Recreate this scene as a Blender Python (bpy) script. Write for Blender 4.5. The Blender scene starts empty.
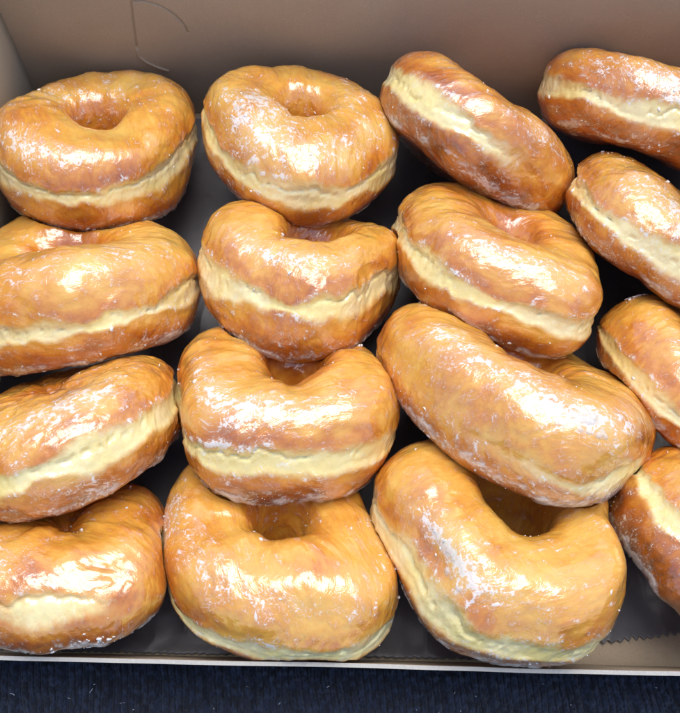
import bpy, math, random
import numpy as np
from mathutils import Vector, Matrix

SC = bpy.context.scene
COL = SC.collection
R_ = math.radians
rng = np.random.default_rng(7)

# ------------------------------------------------------------------ noise
def _hash(ix, iy, iz, seed):
    h = (ix.astype(np.int64) * 374761393 + iy.astype(np.int64) * 668265263 + iz.astype(np.int64) * 2147483647 + seed * 974634777) & 0xFFFFFFFF
    h = ((h ^ (h >> 13)) * 1274126177) & 0xFFFFFFFF
    h = ((h ^ (h >> 16)) * 2246822519) & 0xFFFFFFFF
    h = h ^ (h >> 15)
    return (h & 0xFFFFFF) / float(0xFFFFFF)

def vnoise(P, seed=0):
    """value noise, -1..1, P (n,3)"""
    F = np.floor(P); f = P - F; f = f * f * f * (f * (f * 6 - 15) + 10)
    x, y, z = F[:, 0], F[:, 1], F[:, 2]
    def L(a, b, t): return a + (b - a) * t
    c = [[[_hash(x + i, y + j, z + k, seed) for k in (0, 1)] for j in (0, 1)] for i in (0, 1)]
    r = L(L(L(c[0][0][0], c[1][0][0], f[:, 0]), L(c[0][1][0], c[1][1][0], f[:, 0]), f[:, 1]),
          L(L(c[0][0][1], c[1][0][1], f[:, 0]), L(c[0][1][1], c[1][1][1], f[:, 0]), f[:, 1]), f[:, 2])
    return r * 2 - 1

def fbm(P, seed=0, o=3):
    a, s, t = 1.0, 0.0, 0.0
    for i in range(o):
        s = s + a * vnoise(P * (2.03 ** i) + 17.3 * i, seed + i); t += a; a *= .5
    return s / t

def sstep(a, b, x):
    t = np.clip((x - a) / (b - a), 0, 1)
    return t * t * (3 - 2 * t)

# ------------------------------------------------------------------ linking helpers
def link(name, me, mat=None, parent=None):
    o = bpy.data.objects.new(name, me); COL.objects.link(o)
    if mat is not None:
        for m in (mat if isinstance(mat, (list, tuple)) else [mat]): me.materials.append(m)
    if parent is not None: o.parent = parent
    return o

def tag(o, label=None, cat=None, group=None, kind=None):
    if label: o['label'] = label
    if cat: o['category'] = cat
    if group: o['group'] = group
    if kind: o['kind'] = kind
    return o

def empty(name, loc, M3=None):
    o = bpy.data.objects.new(name, None); COL.objects.link(o)
    o.empty_display_size = .01
    m = Matrix.Translation(loc)
    if M3 is not None: m = m @ M3.to_4x4()
    o.matrix_world = m
    return o

def mesh_np(name, V, faces, nrm=None, attr=None, smooth=True):
    """faces (n,4) or (n,3) int array"""
    me = bpy.data.meshes.new(name)
    n, k = faces.shape
    me.vertices.add(len(V)); me.vertices.foreach_set('co', np.ascontiguousarray(V, np.float32).ravel())
    me.loops.add(n * k); me.loops.foreach_set('vertex_index', np.ascontiguousarray(faces, np.int32).ravel())
    me.polygons.add(n); me.polygons.foreach_set('loop_start', np.arange(0, n * k, k, dtype=np.int32))
    me.update(calc_edges=True)
    me.polygons.foreach_set('use_smooth', np.full(n, smooth))
    if attr:
        for an, A in attr.items():
            a = me.attributes.new(an, 'FLOAT_COLOR', 'POINT')
            a.data.foreach_set('color', np.ascontiguousarray(np.concatenate([A, np.ones((len(A), 1))], 1), np.float32).ravel())
    if nrm is not None:
        me.normals_split_custom_set_from_vertices(np.ascontiguousarray(nrm, np.float32).tolist())
    me.validate()
    return me

# ------------------------------------------------------------------ material helpers
class NT:
    def __init__(s, name):
        s.m = bpy.data.materials.new(name); s.m.use_nodes = True
        s.t = s.m.node_tree; s.t.nodes.clear()
        s.out = s.n('ShaderNodeOutputMaterial')
    def n(s, typ, ins=None, **kw):
        x = s.t.nodes.new(typ)
        for k, v in kw.items(): setattr(x, k, v)
        for k, v in (ins or {}).items():
            if hasattr(v, 'is_linked') or isinstance(v, bpy.types.NodeSocket): s.t.links.new(v, x.inputs[k])
            else: x.inputs[k].default_value = v
        return x
    def math(s, op, a, b=None, c=None, clamp=False):
        x = s.n('ShaderNodeMath', operation=op, use_clamp=clamp)
        for i, v in enumerate((a, b, c)):
            if v is None: continue
            if isinstance(v, bpy.types.NodeSocket): s.t.links.new(v, x.inputs[i])
            else: x.inputs[i].default_value = v
        return x.outputs[0]
    def mix(s, f, a, b, blend='MIX'):
        x = s.n('ShaderNodeMix', data_type='RGBA', blend_type=blend)
        for i, v in ((0, f), (6, a), (7, b)):
            if isinstance(v, bpy.types.NodeSocket): s.t.links.new(v, x.inputs[i])
            else: x.inputs[i].default_value = v if i == 0 else ((*v, 1) if len(v) == 3 else v)
        return x.outputs[2]
    def noise(s, vec, scale, detail=3, rough=.5, dist=0):
        return s.n('ShaderNodeTexNoise', {'Vector': vec, 'Scale': scale, 'Detail': detail, 'Roughness': rough, 'Distortion': dist}).outputs['Fac']
    def step(s, x, lo, hi):
        r = s.n('ShaderNodeMapRange', {'Value': x, 'From Min': lo, 'From Max': hi}, interpolation_type='SMOOTHSTEP')
        return r.outputs[0]
    def coord(s): return s.n('ShaderNodeTexCoord').outputs['Object']
    def bump(s, h, dist, strength=1.0, normal=None):
        i = {'Height': h, 'Distance': dist, 'Strength': strength}
        if normal is not None: i['Normal'] = normal
        return s.n('ShaderNodeBump', i).outputs[0]
    def bsdf(s, **k):
        p = s.n('ShaderNodeBsdfPrincipled', {a.replace('_', ' '): v for a, v in k.items()})
        s.t.links.new(p.outputs[0], s.out.inputs[0]); return p

def dough_material():
    g = NT('glazed_fried_dough')
    at = g.n('ShaderNodeAttribute', attribute_name='crust')
    sep = g.n('ShaderNodeSeparateColor', {'Color': at.outputs['Color']})
    band, brown, white = sep.outputs[0], sep.outputs[1], sep.outputs[2]
    at2 = g.n('ShaderNodeAttribute', attribute_name='flow')      # unrolled coordinates: around, across, seed
    fl = at2.outputs['Vector']
    oc = g.coord()
    rnd = g.n('ShaderNodeObjectInfo').outputs['Random']
    at3 = g.n('ShaderNodeAttribute', attribute_name='aux')
    n1 = g.n('ShaderNodeSeparateColor', {'Color': at3.outputs['Color']}).outputs[0]
    at4 = g.n('ShaderNodeAttribute', attribute_name='warped'); wo = at4.outputs['Vector']
    n2 = g.noise(wo, 270, 3, .6)
    n3 = g.noise(oc, 900, 2, .6)
    # drawn-out streaks of the skin and glaze
    st = g.noise(fl, 420, 3, .55)
    st2 = g.noise(fl, 1500, 2, .6)
    # browning: attribute + blotches
    b = g.math('ADD', brown, g.math('MULTIPLY', g.math('SUBTRACT', n1, .5), .65))
    b = g.math('ADD', b, g.math('MULTIPLY', g.math('SUBTRACT', st, .5), .65))
    b = g.math('ADD', b, g.math('MULTIPLY', g.math('SUBTRACT', n2, .5), .35), clamp=True)
    cr = g.n('ShaderNodeValToRGB', {'Fac': b})
    e = cr.color_ramp.elements
    e[0].position = 0; e[0].color = (.86, .50, .10, 1)
    e[1].position = 1; e[1].color = (.22, .05, .009, 1)
    for p, c in ((.28, (.80, .375, .05, 1)), (.52, (.66, .225, .022, 1)), (.76, (.45, .115, .012, 1))):
        x = e.new(p); x.color = c
    # pale unfried ring
    bn = g.math('ADD', band, g.math('MULTIPLY', g.math('SUBTRACT', n2, .5), .5))
    bf = g.step(bn, .22, .80)
    palec = g.mix(g.step(n1, .3, .7), (.97, .81, .42), (.94, .74, .28))
    palec = g.mix(g.math('MULTIPLY', g.step(n3, .55, .75), .22), palec, (.78, .52, .15))
    c = g.mix(bf, cr.outputs[0], palec)
    # crystallised white sugar glaze: milky film, cracked plates, streaks
    vo = g.n('ShaderNodeTexVoronoi', {'Vector': wo, 'Scale': 430, 'Randomness': 1}, feature='F1')
    ve = g.n('ShaderNodeTexVoronoi', {'Vector': wo, 'Scale': 430, 'Randomness': 1}, feature='DISTANCE_TO_EDGE')
    cell = g.n('ShaderNodeSeparateColor', {'Color': vo.outputs['Color']}).outputs[0]
    vo2 = g.n('ShaderNodeTexVoronoi', {'Vector': wo, 'Scale': 1050, 'Randomness': 1}, feature='F1')
    cell2 = g.n('ShaderNodeSeparateColor', {'Color': vo2.outputs['Color']}).outputs[0]
    w = g.math('ADD', white, g.math('MULTIPLY', g.math('SUBTRACT', n2, .5), .55))
    w = g.math('ADD', w, g.math('MULTIPLY', g.math('SUBTRACT', st, .5), .9))
    milk = g.math('MULTIPLY', g.step(w, .22, .60), .22)
    w2 = g.math('ADD', w, g.math('MULTIPLY', g.math('SUBTRACT', cell, .5), .42))
    w2 = g.math('ADD', w2, g.math('MULTIPLY', g.math('SUBTRACT', cell2, .5), .30))
    film = g.math('MULTIPLY', g.step(w2, .60, .70), .72)
    crack = g.math('MULTIPLY', g.math('SUBTRACT', 1.0, g.step(ve.outputs['Distance'], .02, .07)), g.step(w2, .34, .60))
    thread = g.math('MULTIPLY', g.step(st2, .585, .65), g.step(w, .20, .46))
    wm = g.math('MAXIMUM', film, g.math('MULTIPLY', crack, .34))
    wm = g.math('MAXIMUM', wm, g.math('MULTIPLY', thread, .50))
    c = g.mix(g.math('MULTIPLY', milk, g.math('SUBTRACT', 1.0, g.math('MULTIPLY', bf, .6))), c, (.94, .72, .42))
    c = g.mix(wm, c, (.92, .89, .85))
    # relief
    h = g.math('ADD', g.math('MULTIPLY', st, .75), g.math('MULTIPLY', n2, .65))
    nb = g.bump(h, .0008, .5)
    plate = g.math('MULTIPLY', cell, g.step(ve.outputs['Distance'], .0, .10))
    cw = g.math('ADD', g.math('MULTIPLY', st, .55), g.math('MULTIPLY', n2, .40))
    cw = g.math('ADD', cw, g.math('MULTIPLY', st2, .14))
    cw = g.math('ADD', cw, g.math('MULTIPLY', plate, g.math('MULTIPLY', g.step(white, .15, .5), .24)))
    nc = g.bump(cw, .0009, .6)
    rough = g.math('ADD', .36, g.math('MULTIPLY', bf, .16))
    coat = g.math('SUBTRACT', 1.0, g.math('MULTIPLY', bf, .1))
    crg = g.math('ADD', .08, g.math('MULTIPLY', g.step(n2, .35, .75), .14))
    p = g.bsdf(Base_Color=c, Roughness=rough, Coat_Weight=coat, Coat_Roughness=crg, Coat_IOR=1.9, Normal=nb, Coat_Normal=nc)
    p.inputs['Subsurface Weight'].default_value = .22
    p.inputs['Subsurface Radius'].default_value = (1.0, .45, .15)
    p.inputs['Subsurface Scale'].default_value = .004
    p.inputs['Specular IOR Level'].default_value = .4
    return g.m

def sugar_material():
    g = NT('dried_sugar_glaze')
    oc = g.coord()
    n = g.noise(oc, 420, 4, .6, .4); m = g.noise(oc, 1500, 2, .5)
    c = g.mix(n, (.84, .74, .62), (.93, .91, .87))
    h = g.math('ADD', g.math('MULTIPLY', n, .8), g.math('MULTIPLY', m, .2))
    p = g.n('ShaderNodeBsdfPrincipled', {'Base Color': c, 'Roughness': .25, 'Coat Weight': 1.0, 'Coat Roughness': .06, 'Coat IOR': 1.7, 'Normal': g.bump(h, .0008, .6)})
    p.inputs['Subsurface Weight'].default_value = .3
    p.inputs['Subsurface Radius'].default_value = (1, .8, .6)
    p.inputs['Subsurface Scale'].default_value = .002
    tr = g.n('ShaderNodeBsdfTransparent')
    at = g.n('ShaderNodeAttribute', attribute_name='thick')
    a = g.math('MULTIPLY', g.step(at.outputs['Fac'], .05, .9), g.math('ADD', .10, g.math('MULTIPLY', n, .95)), clamp=True)
    mx = g.n('ShaderNodeMixShader', {0: a}); g.t.links.new(tr.outputs[0], mx.inputs[1]); g.t.links.new(p.outputs[0], mx.inputs[2])
    g.t.links.new(mx.outputs[0], g.out.inputs[0])
    return g.m

def chip_material():
    g = NT('sugar_chip')
    oc = g.coord(); n = g.noise(oc, 700, 3)
    g.bsdf(Base_Color=g.mix(n, (.82, .77, .70), (.94, .93, .91)), Roughness=.35, Coat_Weight=.6, Normal=g.bump(n, .0004, .5))
    return g.m

def cardboard_material(name, c1, c2, rough=.85):
    g = NT(name)
    oc = g.coord()
    mp = g.n('ShaderNodeMapping', {'Vector': oc, 'Scale': (1, 1, 6)})
    a = g.noise(oc, 28, 4, .6); f = g.noise(mp.outputs[0], 900, 3, .7); s = g.noise(oc, 2600, 2, .6)
    c = g.mix(a, c1, c2)
    c = g.mix(g.math('MULTIPLY', g.step(f, .54, .72), .42), c, tuple(x * .62 for x in c1))
    c = g.mix(g.math('MULTIPLY', g.step(s, .55, .70), .40), c, tuple(min(1, x * 1.5) for x in c2))
    h = g.math('ADD', g.math('MULTIPLY', f, .5), g.math('MULTIPLY', a, 1.2))
    g.bsdf(Base_Color=c, Roughness=rough, Normal=g.bump(h, .0006, .5))
    return g.m

def paper_material():
    g = NT('waxed_deli_paper')
    oc = g.coord()
    a = g.noise(oc, 22, 3, .5, .8); f = g.noise(oc, 1200, 3, .6)
    sp = g.noise(oc, 60, 2, .5)
    c = g.mix(a, (.105, .103, .112), (.155, .152, .164))
    c = g.mix(g.math('MULTIPLY', g.step(sp, .58, .68), .5), c, (.085, .078, .075))      # grease spots
    h = g.math('ADD', a, g.math('MULTIPLY', f, .06))
    g.bsdf(Base_Color=c, Roughness=.42, Normal=g.bump(h, .002, .5))
    return g.m

def cloth_material():
    g = NT('navy_knit_yarn')
    oc = g.coord()
    at = g.n('ShaderNodeAttribute', attribute_name='knit')
    n = g.noise(oc, 1100, 4, .7); m = g.noise(oc, 60, 3); f = g.noise(oc, 3500, 2, .6)
    kn = g.n('ShaderNodeSeparateColor', {'Color': at.outputs['Color']}).outputs[0]
    n = g.math('ADD', g.math('MULTIPLY', n, .6), g.math('MULTIPLY', kn, .30))
    c = g.mix(g.step(n, .28, .62), (.0014, .0027, .009), (.020, .034, .075))
    c = g.mix(g.math('MULTIPLY', g.step(f, .6, .75), .35), c, (.06, .085, .15))
    c = g.mix(g.math('MULTIPLY', m, .5), c, (.010, .014, .032))
    g.bsdf(Base_Color=c, Roughness=.95, Sheen_Weight=.08, Sheen_Roughness=.5, Normal=g.bump(g.math('ADD', n, f), .0007, .8))
    return g.m

M_DOUGH = dough_material(); M_SUGAR = sugar_material(); M_CHIP = chip_material()
M_KRAFT = cardboard_material('kraft_cardboard', (.41, .325, .23), (.49, .395, .285))
M_GREY = cardboard_material('grey_kraft_cardboard', (.42, .375, .285), (.49, .44, .34))
M_WHITE = cardboard_material('white_coated_cardboard', (.50, .49, .46), (.58, .57, .54), .5)
M_EDGE = cardboard_material('cut_cardboard_edge', (.40, .38, .34), (.52, .50, .45))
M_PAPER = paper_material(); M_CLOTH = cloth_material()

# ------------------------------------------------------------------ donuts
# centre, sideways axis, ring axis, outer radius, half height, outline harmonics (4), hole radius, hole shift (2)
D = {
'A1':((-0.1151,0.1093,0.0433),(0.999,-0.044,-0.020),(0.037,0.446,0.894),0.0499,0.0231,-0.055,0.034,-0.019,0.006,0.211,0.026,0.015,-0.016,0.003,-0.015,-0.012,0.005,0.022),
'B1':((-0.0195,0.1066,0.0536),(0.975,-0.204,-0.091),(0.172,0.428,0.887),0.0475,0.0215,-0.022,-0.056,-0.015,0.036,0.168,-0.007,0.059,0.022,-0.008,0.015,0.005,0.021,0.015),
'C1':((0.0629,0.1111,0.0491),(0.822,-0.520,-0.232),(0.560,0.667,0.491),0.0507,0.0207,0.004,0.000,0.021,0.004,0.060,0.000,0.000,0.005,-0.000,0.007,-0.002,0.022,0.009),
'D1':((0.1478,0.1302,0.0448),(0.950,-0.287,-0.128),(0.297,0.688,0.663),0.0522,0.0205,0.006,-0.003,-0.002,0.001,0.060,0.000,0.000,0.001,-0.001,-0.001,0.000,-0.026,-0.011),
'D2':((0.1471,0.0578,0.0488),(0.865,-0.458,-0.204),(0.471,0.601,0.645),0.0525,0.0195,-0.008,-0.005,0.009,0.002,0.060,0.000,0.000,-0.015,-0.005,0.011,0.009,0.024,-0.008),
'A2':((-0.1182,0.0340,0.0432),(0.993,0.110,0.049),(-0.109,0.637,0.763),0.0542,0.0233,0.011,-0.020,0.007,-0.014,0.227,0.054,-0.008,0.005,-0.003,0.018,0.011,-0.062,-0.037),
'B2':((-0.0174,0.0372,0.0485),(0.987,-0.147,-0.065),(0.149,0.680,0.718),0.0448,0.0245,-0.023,0.010,-0.031,0.019,0.238,0.092,0.008,0.000,0.019,0.008,0.014,0.059,-0.016),
'C2':((0.0683,0.0412,0.0524),(0.947,-0.295,-0.131),(0.292,0.610,0.737),0.0494,0.0213,-0.050,-0.076,-0.041,-0.014,0.200,0.012,-0.014,-0.038,-0.020,-0.007,0.018,0.013,0.011),
'C3':((0.0731,-0.0218,0.0524),(0.930,-0.336,-0.150),(0.353,0.699,0.622),0.0582,0.0210,-0.007,-0.047,-0.035,0.024,0.195,-0.042,-0.025,0.023,0.012,0.013,0.020,0.015,0.000),
'B3':((-0.0236,-0.0238,0.0472),(0.999,-0.036,-0.016),(0.036,0.667,0.745),0.0487,0.0233,-0.040,-0.042,-0.004,-0.001,0.196,0.103,0.035,-0.029,-0.043,0.011,0.017,0.042,-0.011),
'A3':((-0.1127,-0.0355,0.0465),(0.956,0.268,0.120),(-0.285,0.750,0.596),0.0496,0.0206,-0.002,0.026,-0.004,-0.001,0.060,0.000,0.000,-0.016,0.003,-0.007,0.004,0.015,-0.001),
'D3':((0.1518,-0.0096,0.0405),(0.808,-0.539,-0.240),(0.542,0.518,0.662),0.0449,0.0178,0.009,-0.010,-0.004,0.007,0.203,0.035,-0.003,0.008,-0.006,-0.007,-0.000,0.021,0.004),
'B4':((-0.0255,-0.0827,0.0378),(0.994,-0.101,-0.045),(0.090,0.496,0.863),0.0478,0.0235,-0.026,-0.107,-0.018,-0.042,0.170,0.015,0.049,-0.027,-0.028,0.002,-0.004,-0.001,0.004),
'A4':((-0.1061,-0.0880,0.0400),(0.995,0.094,0.042),(-0.099,0.764,0.638),0.0418,0.0203,-0.010,-0.003,-0.029,-0.026,0.060,0.000,0.000,-0.050,-0.011,-0.017,-0.002,0.015,0.014),
'C4':((0.0621,-0.0772,0.0471),(0.963,-0.247,-0.110),(0.232,0.549,0.803),0.0509,0.0237,-0.081,-0.033,-0.043,-0.021,0.261,0.046,0.017,-0.003,0.001,-0.040,0.008,0.059,0.029),
'D4':((0.1466,-0.0795,0.0397),(0.686,-0.665,-0.296),(0.691,0.466,0.553),0.0419,0.0215,-0.001,-0.013,-0.004,0.001,0.215,0.018,-0.001,-0.002,0.004,0.006,-0.001,-0.019,0.036),
}
ORDER = list(D)          # earlier = presses into later ones where they touch

def basis(k):
    c, ex, n = (np.array(v) for v in D[k][:3])
    ex = ex / np.linalg.norm(ex); n = n / np.linalg.norm(n); ex = ex - n * (ex @ n); ex /= np.linalg.norm(ex)
    return c, np.stack([ex, np.cross(n, ex), n])

def radii(k, ph):
    R, H, a, b, c, d, hr, hx, hy, e, f, g, h, sg, sh = D[k][3:]
    Ro = R * (1 + a * np.cos(2 * ph) + b * np.sin(2 * ph) + c * np.cos(3 * ph) + d * np.sin(3 * ph)
              + e * np.cos(4 * ph) + f * np.sin(4 * ph) + g * np.cos(5 * ph) + h * np.sin(5 * ph))
    Rh = R * (hr + hx * np.cos(ph) + hy * np.sin(ph))
    return Ro, Rh, H

def sag(k, ph):
    """saddle bend of the ring: how far the middle line leaves its plane"""
    return D[k][3] * (D[k][16] * np.cos(2 * ph) + D[k][17] * np.sin(2 * ph))

def implicit(k, P):
    c, B = basis(k); q = (P - c) @ B.T
    ph = np.arctan2(q[:, 1], q[:, 0]); r = np.hypot(q[:, 0], q[:, 1])
    Ro, Rh, H = radii(k, ph)
    return (np.abs((r - (Ro + Rh) / 2) / ((Ro - Rh) / 2)) ** (2 / .85) + np.abs((q[:, 2] - sag(k, ph)) / H) ** (2 / .9)) ** .5

def push_out(k, P, lim=1.03):
    """move points lying inside donut k out onto its surface"""
    P = P.copy(); f = implicit(k, P); I = np.where(f < lim)[0]
    for _ in range(7):
        if len(I) == 0: break
        q = P[I]; f = implicit(k, q); e = 1e-4
        G = np.stack([(implicit(k, q + np.eye(3)[i] * e) - f) / e for i in range(3)], -1)
        st = (lim - f).clip(0)[:, None] * G / ((G ** 2).sum(1, keepdims=True) + 1e-6)
        L = np.linalg.norm(st, axis=1, keepdims=True); st *= np.minimum(1, .004 / (L + 1e-9))
        P[I] = q + st
    return P

# ------------------------------------------------------------------ the box
YAW = R_(-1.25)
BX0, BX1, BYF, BYB, TH = -.1645, .212, -.1195, .1615, .0015
BOXM = Matrix.Rotation(YAW, 3, 'Z')

def inside_box(W, zmin):
    """press points that would poke through the box walls or floor back inside"""
    M = np.array(BOXM); Q = W @ M
    Q[:, 2] = np.maximum(Q[:, 2], zmin)
    Q[:, 1] = np.minimum(Q[:, 1], BYB - .0016)
    Q[:, 1] = np.maximum(Q[:, 1], BYF + .0003 - .1517 * np.minimum(Q[:, 2], .05))
    Q[:, 0] = np.clip(Q[:, 0], BX0 + .0030, BX1 - .0030)
    return Q @ M.T

NPH, NPS = 360, 168

def donut(k, name, label, look):
    c, B = basis(k)
    seed = look.get('seed', 1)
    ph = np.repeat(np.linspace(0, 2 * np.pi, NPH, endpoint=False), NPS)
    t = np.linspace(0, 2 * np.pi, NPS, endpoint=False)
    ps = np.tile(t, NPH)
    Ro, Rh, H = radii(k, ph)
    cs, sn = np.cos(ps), np.sin(ps)
    rc, w = (Ro + Rh) / 2, (Ro - Rh) / 2
    cir = np.stack([np.cos(ph), np.sin(ph), 0 * ph], -1)
    # lumpy plumpness around the ring
    lump = 1 + .05 * vnoise(cir * 1.6 + seed * 3.1, seed) + .03 * vnoise(cir * 4 + seed, seed + 5)
    r = rc + w * np.where(cs > 0, np.abs(cs) ** .85, -np.abs(cs) ** .56)
    z = H * lump * np.sign(sn) * np.abs(sn) ** np.where(sn > 0, .84, .9)
    if look.get('shut'):
        z = np.where(cs < 0, H * lump * np.sign(sn) * (1 - .30 * cs ** 2), z)
    z = z + sag(k, ph)
    L = np.stack([r * np.cos(ph), r * np.sin(ph), z], -1)
    W = c + L @ B
    i0 = ORDER.index(k)
    for j in ORDER[:i0]:
        if np.linalg.norm(basis(j)[0] - c) < .125: W = push_out(j, W)
    W = inside_box(W, .0016)
    L = (W - c) @ B.T
    g3 = lambda A: A.reshape(NPH, NPS, -1)
    def normals(L):
        G = g3(L)
        N = np.cross(np.roll(G, -1, 0) - np.roll(G, 1, 0), np.roll(G, -1, 1) - np.roll(G, 1, 1)).reshape(-1, 3)
        return N / (np.linalg.norm(N, axis=1, keepdims=True) + 1e-12)
    N = normals(L)
    if ((N * (L - np.stack([rc * np.cos(ph), rc * np.sin(ph), 0 * ph], -1))).sum(1)).mean() < 0: N = -N; flip = True
    else: flip = False
    S = L / .01 + seed * 7.7                                     # noise coordinates in centimetres
    # band: signed height of the pale ring
    cn = vnoise(cir * 2.2 + seed * 1.7, seed + 11)
    cf = vnoise(cir * 9 + seed * 2.7, seed + 12); cff = vnoise(cir * 30 + seed, seed + 13)
    b0 = look.get('b0', -.10) + .07 * cn + .03 * cf + .012 * cff
    bw = .52 * look.get('bw', .25) * (1 + .60 * vnoise(cir * 2.7 + seed * 5, seed + 14) + .22 * vnoise(cir * 8 + 3, seed + 15))
    amp = np.ones(len(ph))
    for (pc, pwid, mul) in look.get('bgap', []):
        gq = np.exp(-((np.angle(np.exp(1j * (ph - R_(pc))))) / R_(pwid)) ** 2)
        if mul < 1: amp = amp * (1 - (1 - mul) * gq)
        else: bw = bw * (1 + (mul - 1) * gq)
    outer0 = sstep(-.05, .35, cs); bw = np.maximum(bw, .03)
    outer = outer0 * amp
    hN = sn + .05 * fbm(S * 1.6, seed + 20, 2)
    x = (hN - b0) / bw
    band = np.exp(-np.abs(x) ** 2.1 * .62) * outer
    inset = (1 - sstep(.35, 1.25, np.abs(x))) * outer
    # relief
    n_lo = fbm(S * .32, seed + 30, 2); n_mid = fbm(S * 1.1, seed + 31, 3); n_hi = fbm(S * 4.2, seed + 32, 3)
    r3 = np.random.default_rng(seed * 31 + 3)
    fa = R_(look.get('flow', r3.uniform(20, 160)))
    warp = np.stack([fbm(S * .45 + 3, seed + 36, 2), fbm(S * .45 + 13, seed + 37, 2), fbm(S * .45 + 23, seed + 38, 2)], -1) * .006
    Lw = L + warp
    FL = np.stack([Lw[:, 0] * math.cos(fa) + Lw[:, 1] * math.sin(fa), (-Lw[:, 0] * math.sin(fa) + Lw[:, 1] * math.cos(fa)) * .17, Lw[:, 2] * .55 + seed * .37], -1)
    streak = fbm(FL * 300, seed + 40, 3)
    ridge = 1 - np.abs(fbm(FL * 150, seed + 44, 2)) * 2.4
    top = sstep(.05, .45, hN)
    disp = .0021 * n_lo + .0006 * n_mid + .00009 * n_hi
    disp += .00024 * streak * (1 - inset) + .00022 * np.clip(ridge, -1, 1) * top * look.get('crease', 1.0)
    disp += -.0007 * inset * (1 + .5 * n_mid) + .00035 * inset * fbm(S * 4.5, seed + 50, 3)
    disp += .0004 * np.exp(-((x - 1.35) / .5) ** 2) * outer * (.6 + .6 * cf)          # lip of the top crust
    disp += .0006 * np.exp(-((x + 1.3) / .45) ** 2) * outer * (.5 + .6 * cf)
    gx = x - .25 - .35 * cf - .5 * cn
    disp += -.0013 * np.exp(-(gx / .16) ** 2) * outer * sstep(-.35, .25, cn + .5 * cff)     # crease in the ring
    wr = look.get('wrinkle', .08)
    disp += wr * .0005 * (1 - np.abs(fbm(S * 2.6 + warp * 90, seed + 52, 2)) * 3) * (1 - inset)
    auto = [(r3.uniform(200, 340), r3.uniform(-20, 110), r3.uniform(.006, .014), r3.choice([-.0022, -.0016, -.0010, .0012])) for _ in range(6)]
    for (pc, sc_, pr, amt) in look.get('dents', []) + auto:
        da = np.angle(np.exp(1j * (ph - R_(pc)))) * rc; db = np.angle(np.exp(1j * (ps - R_(sc_)))) * w
        disp += amt * np.exp(-((da ** 2 + db ** 2) / pr ** 2))
    L2 = L + N * disp[:, None]
    W2 = c + L2 @ B
    W2 = inside_box(W2, .0017)
    L2 = (W2 - c) @ B.T
    N2 = normals(L2); N2 = -N2 if flip else N2
    # attributes
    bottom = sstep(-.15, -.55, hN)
    brown = .36 + .14 * n_lo + look.get('brown', 0)
    brown += .16 * np.exp(-((x - 2.0) / .9) ** 2) * outer * (1 + .4 * cn)      # deeper brown above the ring
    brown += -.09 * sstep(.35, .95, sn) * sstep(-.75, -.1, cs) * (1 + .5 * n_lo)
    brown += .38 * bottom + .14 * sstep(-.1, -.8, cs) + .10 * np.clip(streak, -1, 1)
    white = look.get('white', .20) + .16 * fbm(S * .55 + 9, seed + 60, 2) + .06 * bottom
    gath = np.clip(.5 + 1.4 * fbm(S * .9 + 31, seed + 61, 2), 0, 1.6)
    white += gath * outer * (.26 * np.exp(-((x - 1.35) / .40) ** 2) + .16 * np.exp(-((x + 1.3) / .45) ** 2))
    white += .30 * gath * np.exp(-(((np.degrees(np.angle(np.exp(1j * ps))) + 50) / 13) ** 2))
    for (pc, sc_, dp, dq, amt) in look.get('film', []):
        da = np.angle(np.exp(1j * (ph - R_(pc)))) / R_(dp); db = np.angle(np.exp(1j * (ps - R_(sc_)))) / R_(dq)
        white += amt * np.exp(-(da ** 2 + db ** 2))
    n1v = .5 + .5 * fbm(L / .0143 + seed * 3.3, seed + 65, 3)
    AUX = np.stack([n1v, n1v, n1v], -1)
    WO = L + np.stack([vnoise(L * 180, seed + 66), vnoise(L * 180 + 9, seed + 67), vnoise(L * 180 + 19, seed + 68)], -1) * .0010
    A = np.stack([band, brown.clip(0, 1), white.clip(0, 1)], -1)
    # faces
    a = np.arange(NPH)[:, None]; b = np.arange(NPS)[None]
    i = a * NPS + b; i1 = ((a + 1) % NPH) * NPS + b; i2 = ((a + 1) % NPH) * NPS + (b + 1) % NPS; i3 = a * NPS + (b + 1) % NPS
    F = np.stack([i, i1, i2, i3], -1).reshape(-1, 4)
    if flip: F = F[:, ::-1]
    fx = x[F].mean(1); fo = outer0[F].mean(1); fz = sn[F].mean(1)
    cls = np.where(fo > .5, np.where(fx > 1.15, 0, np.where(fx < -1.15, 2, 1)), np.where(fz > 0, 0, 2))
    root = empty(name, c, Matrix(B.T.tolist()))
    tag(root, label, 'donut', 'glazed ring donuts lined up in the box')
    for ci, pn in enumerate(('top_crust', 'pale_ring', 'bottom_crust')):
        f = F[cls == ci]
        u, inv = np.unique(f, return_inverse=True)
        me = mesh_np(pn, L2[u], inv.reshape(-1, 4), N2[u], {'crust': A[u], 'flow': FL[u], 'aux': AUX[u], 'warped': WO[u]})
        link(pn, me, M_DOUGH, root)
    # raised dried glaze: patches and the bead along the lower edge
    th = np.zeros(len(L2))
    for (pc, sc_, dp, dq, amt) in look.get('patch', []):
        da = np.angle(np.exp(1j * (ph - R_(pc)))) / R_(dp); db = np.angle(np.exp(1j * (ps - R_(sc_)))) / R_(dq)
        m = amt * np.exp(-(da ** 2 + db ** 2)) + .55 * fbm(S * 2.0, seed + 70, 3) + .28 * fbm(S * 6.5, seed + 74, 2)
        th = np.maximum(th, sstep(.42, .80, m))
    ed = look.get('edge', (-48, 11, .75))
    bead = np.exp(-(((np.degrees(np.angle(np.exp(1j * ps))) - ed[0] - 9 * cn - 5 * cf) / ed[1]) ** 2))
    m = ed[2] * bead + .62 * fbm(S * 1.5 + 5, seed + 80, 3) + .40 * fbm(S * 6 + 2, seed + 82, 3) - .06
    th = np.maximum(th, .8 * sstep(.38, .95, m))
    keep = (th[F] > .02).any(1)
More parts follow.
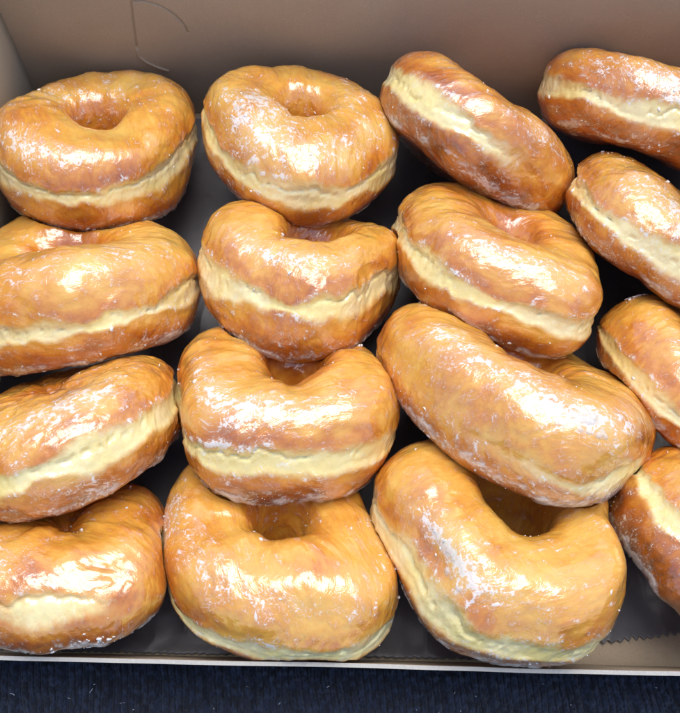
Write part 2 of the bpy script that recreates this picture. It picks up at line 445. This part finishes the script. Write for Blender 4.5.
    if keep.sum() > 20:
        f = F[keep]; u, inv = np.unique(f, return_inverse=True)
        G = L2 + N2 * (-.00018 + .0011 * th[:, None] ** .8)
        me = mesh_np('sugar_glaze', G[u], inv.reshape(-1, 4), None, {'thick': np.repeat(th[u, None], 3, 1)})
        link('sugar_glaze', me, M_SUGAR, root)['kind'] = 'stuff'
    # loose chips of cracked glaze stuck on the crust
    r2 = np.random.default_rng(seed * 13 + 5)
    vis = (N2 @ B)[:, 2] > -.25
    prob = np.where(vis, .25 + 3.0 * sstep(.3, .7, white) + 2.2 * bead, 0) * np.clip(.25 + 2 * fbm(S * .8, seed + 90, 2), 0, 3)
    n = int(.5 * look.get('chips', 110))
    pick = list(r2.choice(len(L2), n, p=prob / prob.sum(), replace=False)); big = [1.0] * n
    for (pc, sc_, spread, cnt, bs) in look.get('crumbs', []):
        for _ in range(cnt):
            a1 = (pc + r2.normal(0, spread)) % 360; b1 = (sc_ + r2.normal(0, spread * 1.6)) % 360
            pick.append(int(a1 / 360 * NPH) % NPH * NPS + int(b1 / 360 * NPS) % NPS); big.append(bs)
    Vc, Fc = [], []
    for q, bs in zip(pick, big):
        nn = N2[q]; tx = np.cross(nn, [0.3, .5, .81]); tx /= np.linalg.norm(tx); ty = np.cross(nn, tx)
        an = r2.uniform(0, 6.28); tx, ty = tx * math.cos(an) + ty * math.sin(an), ty * math.cos(an) - tx * math.sin(an)
        s = (.00022 + .0009 * r2.random() ** 4.0) * bs; el = r2.uniform(.22, .9); m = 8
        tl = nn + tx * r2.uniform(-.5, .5) + ty * r2.uniform(-.5, .5)
        ang = np.linspace(0, 2 * np.pi, m, endpoint=False) + r2.uniform(-.3, .3, m)
        rad = s * r2.uniform(.5, 1.25, m)
        ring = L2[q] + nn * .0001 + np.outer(np.cos(ang) * rad, tx) + np.outer(np.sin(ang) * rad * el, ty)
        hgt = s * r2.uniform(.25, .6); o = len(Vc) * 1
        base = len(Vc)
        Vc += list(ring - nn * .0004) + list(ring + tl * hgt * .6) + [L2[q] + tl * hgt]
        for j in range(m):
            j2 = (j + 1) % m
            Fc += [(base + j, base + j2, base + m + j2), (base + j, base + m + j2, base + m + j), (base + m + j, base + m + j2, base + 2 * m)]
    me = mesh_np('glaze_flakes', np.array(Vc), np.array(Fc), None, None, True)
    link('glaze_flakes', me, M_CHIP, root)['kind'] = 'stuff'
    return root

LOOKS = {
'A1': dict(seed=1, b0=.12, bw=.24, label='golden donut lying flat in the back left corner, its whole hole in view', film=[(-110, 55, 45, 18, .40), (60, 100, 40, 30, .25), (150, 90, 30, 30, .2)]),
'B1': dict(seed=2, b0=.08, bw=.32, label='flat-lying donut with thick cracked white glaze on top, near the back wall', film=[(-130, 75, 40, 45, .40), (-70, 60, 50, 30, .3), (30, 90, 60, 40, .2)], patch=[(-145, 80, 14, 22, .65), (-85, 48, 12, 12, .45)], chips=220),
'C1': dict(seed=3, b0=-.08, bw=.32, bgap=[(-35, 40, .05)], label='donut standing almost on edge against the back wall, slanting down to the right', brown=.16, film=[(-60, 45, 40, 25, .3)]),
'D1': dict(seed=4, b0=-.05, bw=.28, label='brown upright donut cut off by the right edge right beside the back wall', brown=.1, film=[(-90, 40, 60, 30, .35)], chips=160),
'D2': dict(seed=5, b0=-.08, bw=.32, label='ragged pale-rimmed donut crusted white on top, below the corner donut at the back right', film=[(-70, 60, 70, 40, .6)], patch=[(-50, 60, 26, 26, .75), (-85, 65, 18, 20, .65)], chips=240),
'A2': dict(seed=6, b0=-.02, bw=.20, label='wide pale golden donut just in front of the flat one in the left corner', brown=-.06, film=[(-80, 60, 60, 30, .25)]),
'B2': dict(seed=7, b0=.14, bw=.26, label='plump smooth donut right in front of the cracked white-glazed one, which covers its hole', film=[(-100, 60, 42, 16, .45)]),
'C2': dict(seed=8, b0=.02, bw=.26, label='smooth shiny donut tilted right, in front of the one standing on edge', brown=.05, film=[(-90, 60, 40, 18, .35)]),
'C3': dict(seed=9, edge=(-42, 15, .95), b0=-.26, bw=.24, label='longest donut of all, sloping right, with white glaze smears on its rim', bgap=[(-135, 60, .0), (-38, 28, 2.0)], film=[(-74, 52, 34, 20, .6), (-140, 60, 25, 25, .3)], patch=[(-76, 50, 15, 13, .80), (-70, 36, 16, 6, .75), (170, 60, 12, 14, .5)]),
'B3': dict(seed=10, b0=.02, bw=.24, label='thick donut with a wide dark hole behind its crown and glaze drips below', film=[(-110, 60, 55, 22, .45)], edge=(-48, 16, .85), patch=[(-140, 66, 10, 16, .6)], crumbs=[(28, 78, 2.5, 14, 3.2)]),
'A3': dict(seed=11, shut=1, b0=.05, bw=.34, label='finely wrinkled donut leaning left with a broad yellow band and no hole showing', film=[(-60, 70, 25, 25, .4), (-100, 60, 60, 30, .2)], crease=1.5, wrinkle=.4),
'D3': dict(seed=12, b0=-.25, bw=.26, label='smooth yellowish half donut at the right edge with a small cluster of sugar crumbs', brown=-.05, film=[(-80, 50, 40, 30, .4)], crumbs=[(165, 40, 5, 40, 1.3)]),
'B4': dict(seed=13, b0=-.14, bw=.26, label='broad glossy donut against the front wall, with a small shadowed hole in view', film=[(-90, 50, 70, 22, .24), (-180, 20, 14, 40, .5)]),
'A4': dict(seed=14, shut=1, b0=.06, bw=.40, label='dark-bottomed donut in the front left corner, white crumbs stuck along its lower edge', brown=.05, bgap=[(-150, 45, .1), (-40, 30, .1)], film=[(-140, 55, 30, 22, .45)], edge=(-45, 16, .7), crumbs=[(-70, -50, 8, 36, 1.5)]),
'C4': dict(seed=15, b0=-.17, bw=.38, label='donut with a torn white blister on its smooth front, beside the bare grey paper', brown=-.06, film=[(-126, 38, 20, 10, .5), (-115, 45, 40, 26, .30)], patch=[(-126, 40, 19, 9, .80), (-112, 22, 11, 7, .70)], dents=[(-124, 24, .009, -.0035), (-126, 40, .006, .002)]),
'D4': dict(seed=16, b0=.05, bw=.20, label='steep donut in the front right corner, showing its dark brown underside over bare paper', brown=.1, film=[(-80, 50, 40, 30, .4)], edge=(-55, 12, .8)),
}
for k in ORDER:
    donut(k, 'glazed_donut', LOOKS[k].pop('label'), LOOKS[k])

box = empty('donut_box', (0, 0, 0), BOXM)
tag(box, 'open brown cardboard box holding all of the glazed donuts', 'box')

def panel(name, P0, U, Vv, Nn, w, h, th, mats, nu=40, nv=16, amp=.0006, seed=3, parent=None, cut=None):
    """a slab: corner P0, along U (w) and Vv (h), inner face offset 0, outer face at -Nn*th; slightly warped"""
    P0, U, Vv, Nn = (np.array(v, float) for v in (P0, U, Vv, Nn))
    gu, gv = np.meshgrid(np.linspace(0, w, nu + 1), np.linspace(0, h, nv + 1), indexing='ij')
    pts = P0 + gu[..., None] * U + gv[..., None] * Vv
    wp = amp * fbm(pts.reshape(-1, 3) * 22 + seed, seed, 2).reshape(gu.shape)
    if cut is not None: wp = wp + cut(gu, gv)
    inn = pts + wp[..., None] * Nn; out = pts + (amp * fbm(pts.reshape(-1, 3) * 22 + seed, seed, 2).reshape(gu.shape))[..., None] * Nn - Nn * th
    V = np.concatenate([inn.reshape(-1, 3), out.reshape(-1, 3)]); M = (nu + 1) * (nv + 1)
    idx = np.arange(M).reshape(nu + 1, nv + 1)
    q = np.stack([idx[:-1, :-1], idx[1:, :-1], idx[1:, 1:], idx[:-1, 1:]], -1).reshape(-1, 4)
    fs = [q, q[:, ::-1] + M]; mi = [np.zeros(len(q)), np.ones(len(q))]
    def rim(a):
        f = np.stack([a[1:], a[:-1], a[:-1] + M, a[1:] + M], -1); fs.append(f); mi.append(np.full(len(f), 2))
    rim(idx[:, 0]); rim(idx[::-1, -1]); rim(idx[0, ::-1]); rim(idx[-1, :])
    F = np.concatenate(fs)
    me = mesh_np(name, V, F, None, None, True)
    o = link(name, me, mats, parent)
    me.polygons.foreach_set('material_index', np.concatenate(mi).astype(np.int32))
    fl = np.concatenate(mi) < 2; me.polygons.foreach_set('use_smooth', fl)
    return o

WB = .118
panel('base', (BX0, BYF, 0), (1, 0, 0), (0, 1, 0), (0, 0, 1), BX1 - BX0, BYB - BYF, TH, [M_KRAFT, M_WHITE, M_EDGE], 40, 30, .0002, 5, box)
def thumb_cut(gu, gv):
    """the die-cut thumb tab: an open slit round its top and side, a lifted torn edge along its bottom"""
    def dist(pts):
        best = np.full(gu.shape, 9.0)
        for (a, b), (c, d) in zip(pts[:-1], pts[1:]):
            ex, ey = c - a, d - b; t = np.clip(((gu - a) * ex + (gv - b) * ey) / (ex * ex + ey * ey), 0, 1)
            best = np.minimum(best, np.hypot(gu - a - t * ex, gv - b - t * ey))
        return best
    slit = dist(TAB_SLIT); lipd = dist(TAB_LIP)
    return -.0010 * (1 - sstep(.00015, .0006, slit)) + .0007 * (1 - sstep(.0003, .0008, lipd))
TAB_SLIT = [(.0611,.0502),(.0629,.0694),(.0642,.081),(.0708,.0817),(.0774,.0794),(.0835,.0737),(.0872,.0666),(.0879,.0619)]
TAB_LIP = [(.0609,.0502),(.0611,.0445),(.0639,.0409),(.0688,.0373),(.0739,.0345)]
bw_ = panel('back_wall', (BX0, BYB, 0), (1, 0, 0), (0, 0, 1), (0, -1, 0), BX1 - BX0, WB, TH, [M_KRAFT, M_WHITE, M_EDGE], 900, 290, .0012, 8, box, thumb_cut)
panel('side_wall', (BX0 + .0012, BYF + .002, 0.0003), (0, 1, 0), (-.004, 0, .99999), (1, 0, 0), BYB - BYF - .0016, .116, TH, [M_GREY, M_WHITE, M_EDGE], 40, 16, .0010, 11, box)
panel('side_wall', (BX1 - .0012, BYF + .002, 0.0003), (0, 1, 0), (.004, 0, .99999), (-1, 0, 0), BYB - BYF - .0016, .116, TH, [M_GREY, M_WHITE, M_EDGE], 40, 16, .0010, 12, box)
ln = np.array([0, -.150, .9887]); inn = np.array([0, .9887, .150])
panel('front_wall', (BX0, BYF, 0.0004), (1, 0, 0), ln, inn, BX1 - BX0, .050, TH, [M_KRAFT, M_WHITE, M_EDGE], 60, 12, .0004, 14, box)

# ------------------------------------------------------------------ waxed paper sheet with a saw-tooth torn edge
def paper():
    nx, ny = 900, 80
    xs = np.linspace(BX0 + .004, BX1 - .004, nx)
    edge = np.interp(xs, [-.17, -.10, -.02, .06, .105, .15, .21], [-.1193, -.1193, -.1193, -.1188, -.1125, -.1066, -.1000])
    tooth = np.abs(((xs / .0034 + .15 * np.sin(xs * 190)) % 1) - .5) * 2 * .0024 * (.35 + .65 * sstep(.03, .10, xs)) * (.8 + .3 * np.sin(xs * 410))
    y0 = edge + tooth
    v = np.linspace(0, 1, ny) ** 1.3
    yb = BYB - .004
    X = np.repeat(xs[:, None], ny, 1); Y = y0[:, None] + (yb - y0[:, None]) * v[None]
    P = np.stack([X, Y, 0 * X], -1).reshape(-1, 3)
    Z = .0008 + .0010 * (1 - np.abs(fbm(P * 38, 77, 3)) * 2).clip(0, 1) ** 3
    Z += .0012 * np.exp(-((P[:, 1] - np.repeat(edge, ny)) / .004) ** 2) * (vnoise(P * 30, 5) * .5 + .5)
    P[:, 2] = Z
    V = np.concatenate([P, P - np.array([0, 0, .00012])]); M = nx * ny
    idx = np.arange(M).reshape(nx, ny)
    q = np.stack([idx[:-1, :-1], idx[1:, :-1], idx[1:, 1:], idx[:-1, 1:]], -1).reshape(-1, 4)
    r = idx[:, 0]; e = np.stack([r[1:], r[:-1], r[:-1] + M, r[1:] + M], -1)
    o = link('paper_sheet', mesh_np('paper_sheet', V, np.concatenate([q, q[:, ::-1] + M, e])), M_PAPER)
    o.matrix_world = BOXM.to_4x4()
    tag(o, 'dark grey waxed paper sheet with a saw-tooth edge lying under the donuts', 'paper')
paper()

# ------------------------------------------------------------------ knitted cloth under the box
def cloth():
    def axis(a, b, lo, hi, fine, nc):
        return np.concatenate([np.linspace(a, lo, nc, endpoint=False), np.arange(lo, hi, fine), np.linspace(hi, b, nc)])
    xs = axis(-.62, .62, -.215, .225, .00036, 24); ys = axis(-.45, .50, -.190, -.116, .00036, 24)
    X, Y = np.meshgrid(xs, ys, indexing='ij')
    P = np.stack([X, Y, 0 * X], -1).reshape(-1, 3)
    x, y = P[:, 0], P[:, 1]
    wob = .0012 * fbm(P * 70, 31, 3)
    cx = (x + wob + .10 * y) / .00285; fx = cx - np.floor(cx); col = np.floor(cx)
    side = np.where(fx < .5, -1, 1)
    cy = (y + wob * .6) / .0023 + np.abs(fx - .5) * 1.5 + .5 * (_hash(col, col, col, 3)) * .4
    fy = cy - np.floor(cy)
    rib = np.sqrt(np.clip(np.sin(np.pi * fx), 0, 1))
    leg = np.abs(np.sin(np.pi * 2 * fx)) ** .6
    st = np.sqrt(np.clip(np.sin(np.pi * fy), 0, 1))
    row = np.floor(cy); kn = _hash(col * 2 + (fx > .5), row, col * 0, 8) * (.4 + .6 * st)
    deep = (_hash(np.floor(col / 7), col * 0, col * 0, 21) > .45) & ((col % 7) == 3)
    h = -.0022 * deep * rib + .0017 * rib + .0010 * leg * (.35 + .65 * st)
    h *= 1 + .7 * vnoise(P * 420, 9)
    fold = .0030 * fbm(np.stack([x * 16 + 4, y * 5, 0 * x], -1), 41, 2) + .0025 * np.sin(x * 62 + 1.0 + y * 8) * sstep(-.10, -.16, y)
    out = np.maximum(np.maximum(sstep(-.127, -.20, y), sstep(.17, .30, y)), np.maximum(sstep(-.18, -.30, x), sstep(.23, .34, x)))
    P[:, 2] = -.0078 + h + np.minimum(fold, .0026) * sstep(-.118, -.15, y) - .030 * out ** 1.2
    nx, ny = len(xs), len(ys); idx = np.arange(nx * ny).reshape(nx, ny)
    q = np.stack([idx[:-1, :-1], idx[1:, :-1], idx[1:, 1:], idx[:-1, 1:]], -1).reshape(-1, 4)
    o = link('knit_cloth', mesh_np('knit_cloth', P, q, None, {'knit': np.repeat(kn[:, None], 3, 1)}), M_CLOTH)
    tag(o, 'navy blue ribbed knit cloth spread under the front edge of the cardboard box', 'cloth')
    # lint fibres caught in the knit
    r = random.Random(5); Vs = []; Fs = []
    for _ in range(90):
        fx_, fy_ = r.uniform(-.18, .19), r.uniform(-.172, -.128)
        i = int(np.searchsorted(xs, fx_)); j = int(np.searchsorted(ys, fy_)); z = P[i * ny + j, 2] + .0005
        a = r.uniform(0, 6.28); ln_ = r.choice([.0006, .0009, .0014, .0026]); cu = r.uniform(-1.5, 1.5); w = r.uniform(.00007, .00016)
        b = len(Vs); p = np.array([fx_, fy_, z]); n = 6
        for s in range(n):
            d = np.array([math.cos(a), math.sin(a), 0]); nrm = np.array([-d[1], d[0], 0])
            Vs += [p + nrm * w, p + np.array([0, 0, w * 1.6]), p - nrm * w]
            p = p + d * ln_ / n; a += cu / n
        for s in range(n - 1):
            for t_ in range(3):
                u = (t_ + 1) % 3
                Fs.append((b + s * 3 + t_, b + s * 3 + u, b + s * 3 + 3 + u, b + s * 3 + 3 + t_))
    g = NT('pale_lint'); g.bsdf(Base_Color=g.mix(g.noise(g.coord(), 300), (.5, .55, .62), (.8, .82, .85)), Roughness=.9)
    link('lint', mesh_np('lint', np.array(Vs), np.array(Fs)), g.m, o)['kind'] = 'stuff'
cloth()

# ------------------------------------------------------------------ light, sky, camera
W = bpy.data.worlds.new('World'); SC.world = W; W.use_nodes = True
nt = W.node_tree; nt.nodes.clear()
SUN_EL, SUN_ROT = R_(76), R_(20)
sky = nt.nodes.new('ShaderNodeTexSky'); sky.sky_type = 'NISHITA'; sky.sun_disc = False
sky.sun_elevation = SUN_EL; sky.sun_rotation = SUN_ROT; sky.air_density = 1.0; sky.dust_density = 2.0; sky.ozone_density = 1.0
bg = nt.nodes.new('ShaderNodeBackground'); bg.inputs[1].default_value = 0.15
ou = nt.nodes.new('ShaderNodeOutputWorld')
nt.links.new(sky.outputs[0], bg.inputs[0]); nt.links.new(bg.outputs[0], ou.inputs[0])
sl = bpy.data.lights.new('sun', 'SUN'); sl.energy = 1.5; sl.angle = R_(42); sl.color = (1, .985, .96)
so = bpy.data.objects.new('sun', sl); COL.objects.link(so)
# sun azimuth: sky rotation is measured from +Y towards +X
dv = Vector((math.sin(SUN_ROT) * math.cos(SUN_EL), math.cos(SUN_ROT) * math.cos(SUN_EL), math.sin(SUN_EL)))
so.rotation_euler = dv.to_track_quat('Z', 'Y').to_euler(); so.location = dv * 2

cam = bpy.data.cameras.new('camera'); co = bpy.data.objects.new('camera', cam); COL.objects.link(co)
el = R_(66); co.location = (0, -.42 * math.cos(el), .42 * math.sin(el) + .045)
co.rotation_euler = (math.pi / 2 - el, 0, 0)
cam.sensor_fit = 'VERTICAL'; cam.angle = 2 * math.atan(356.5 / 980)
cam.clip_start = .01; cam.clip_end = 100
cam.dof.use_dof = False
SC.camera = co
SC.view_settings.view_transform = 'Standard'; SC.view_settings.look = 'None'
SC.view_settings.exposure = 0.56; SC.view_settings.gamma = 1
SC.cycles.max_bounces = 5; SC.cycles.diffuse_bounces = 3; SC.cycles.glossy_bounces = 3; SC.cycles.transparent_max_bounces = 8
SC.cycles.use_adaptive_sampling = True; SC.cycles.adaptive_threshold = .02
SC.cycles.use_denoising = True
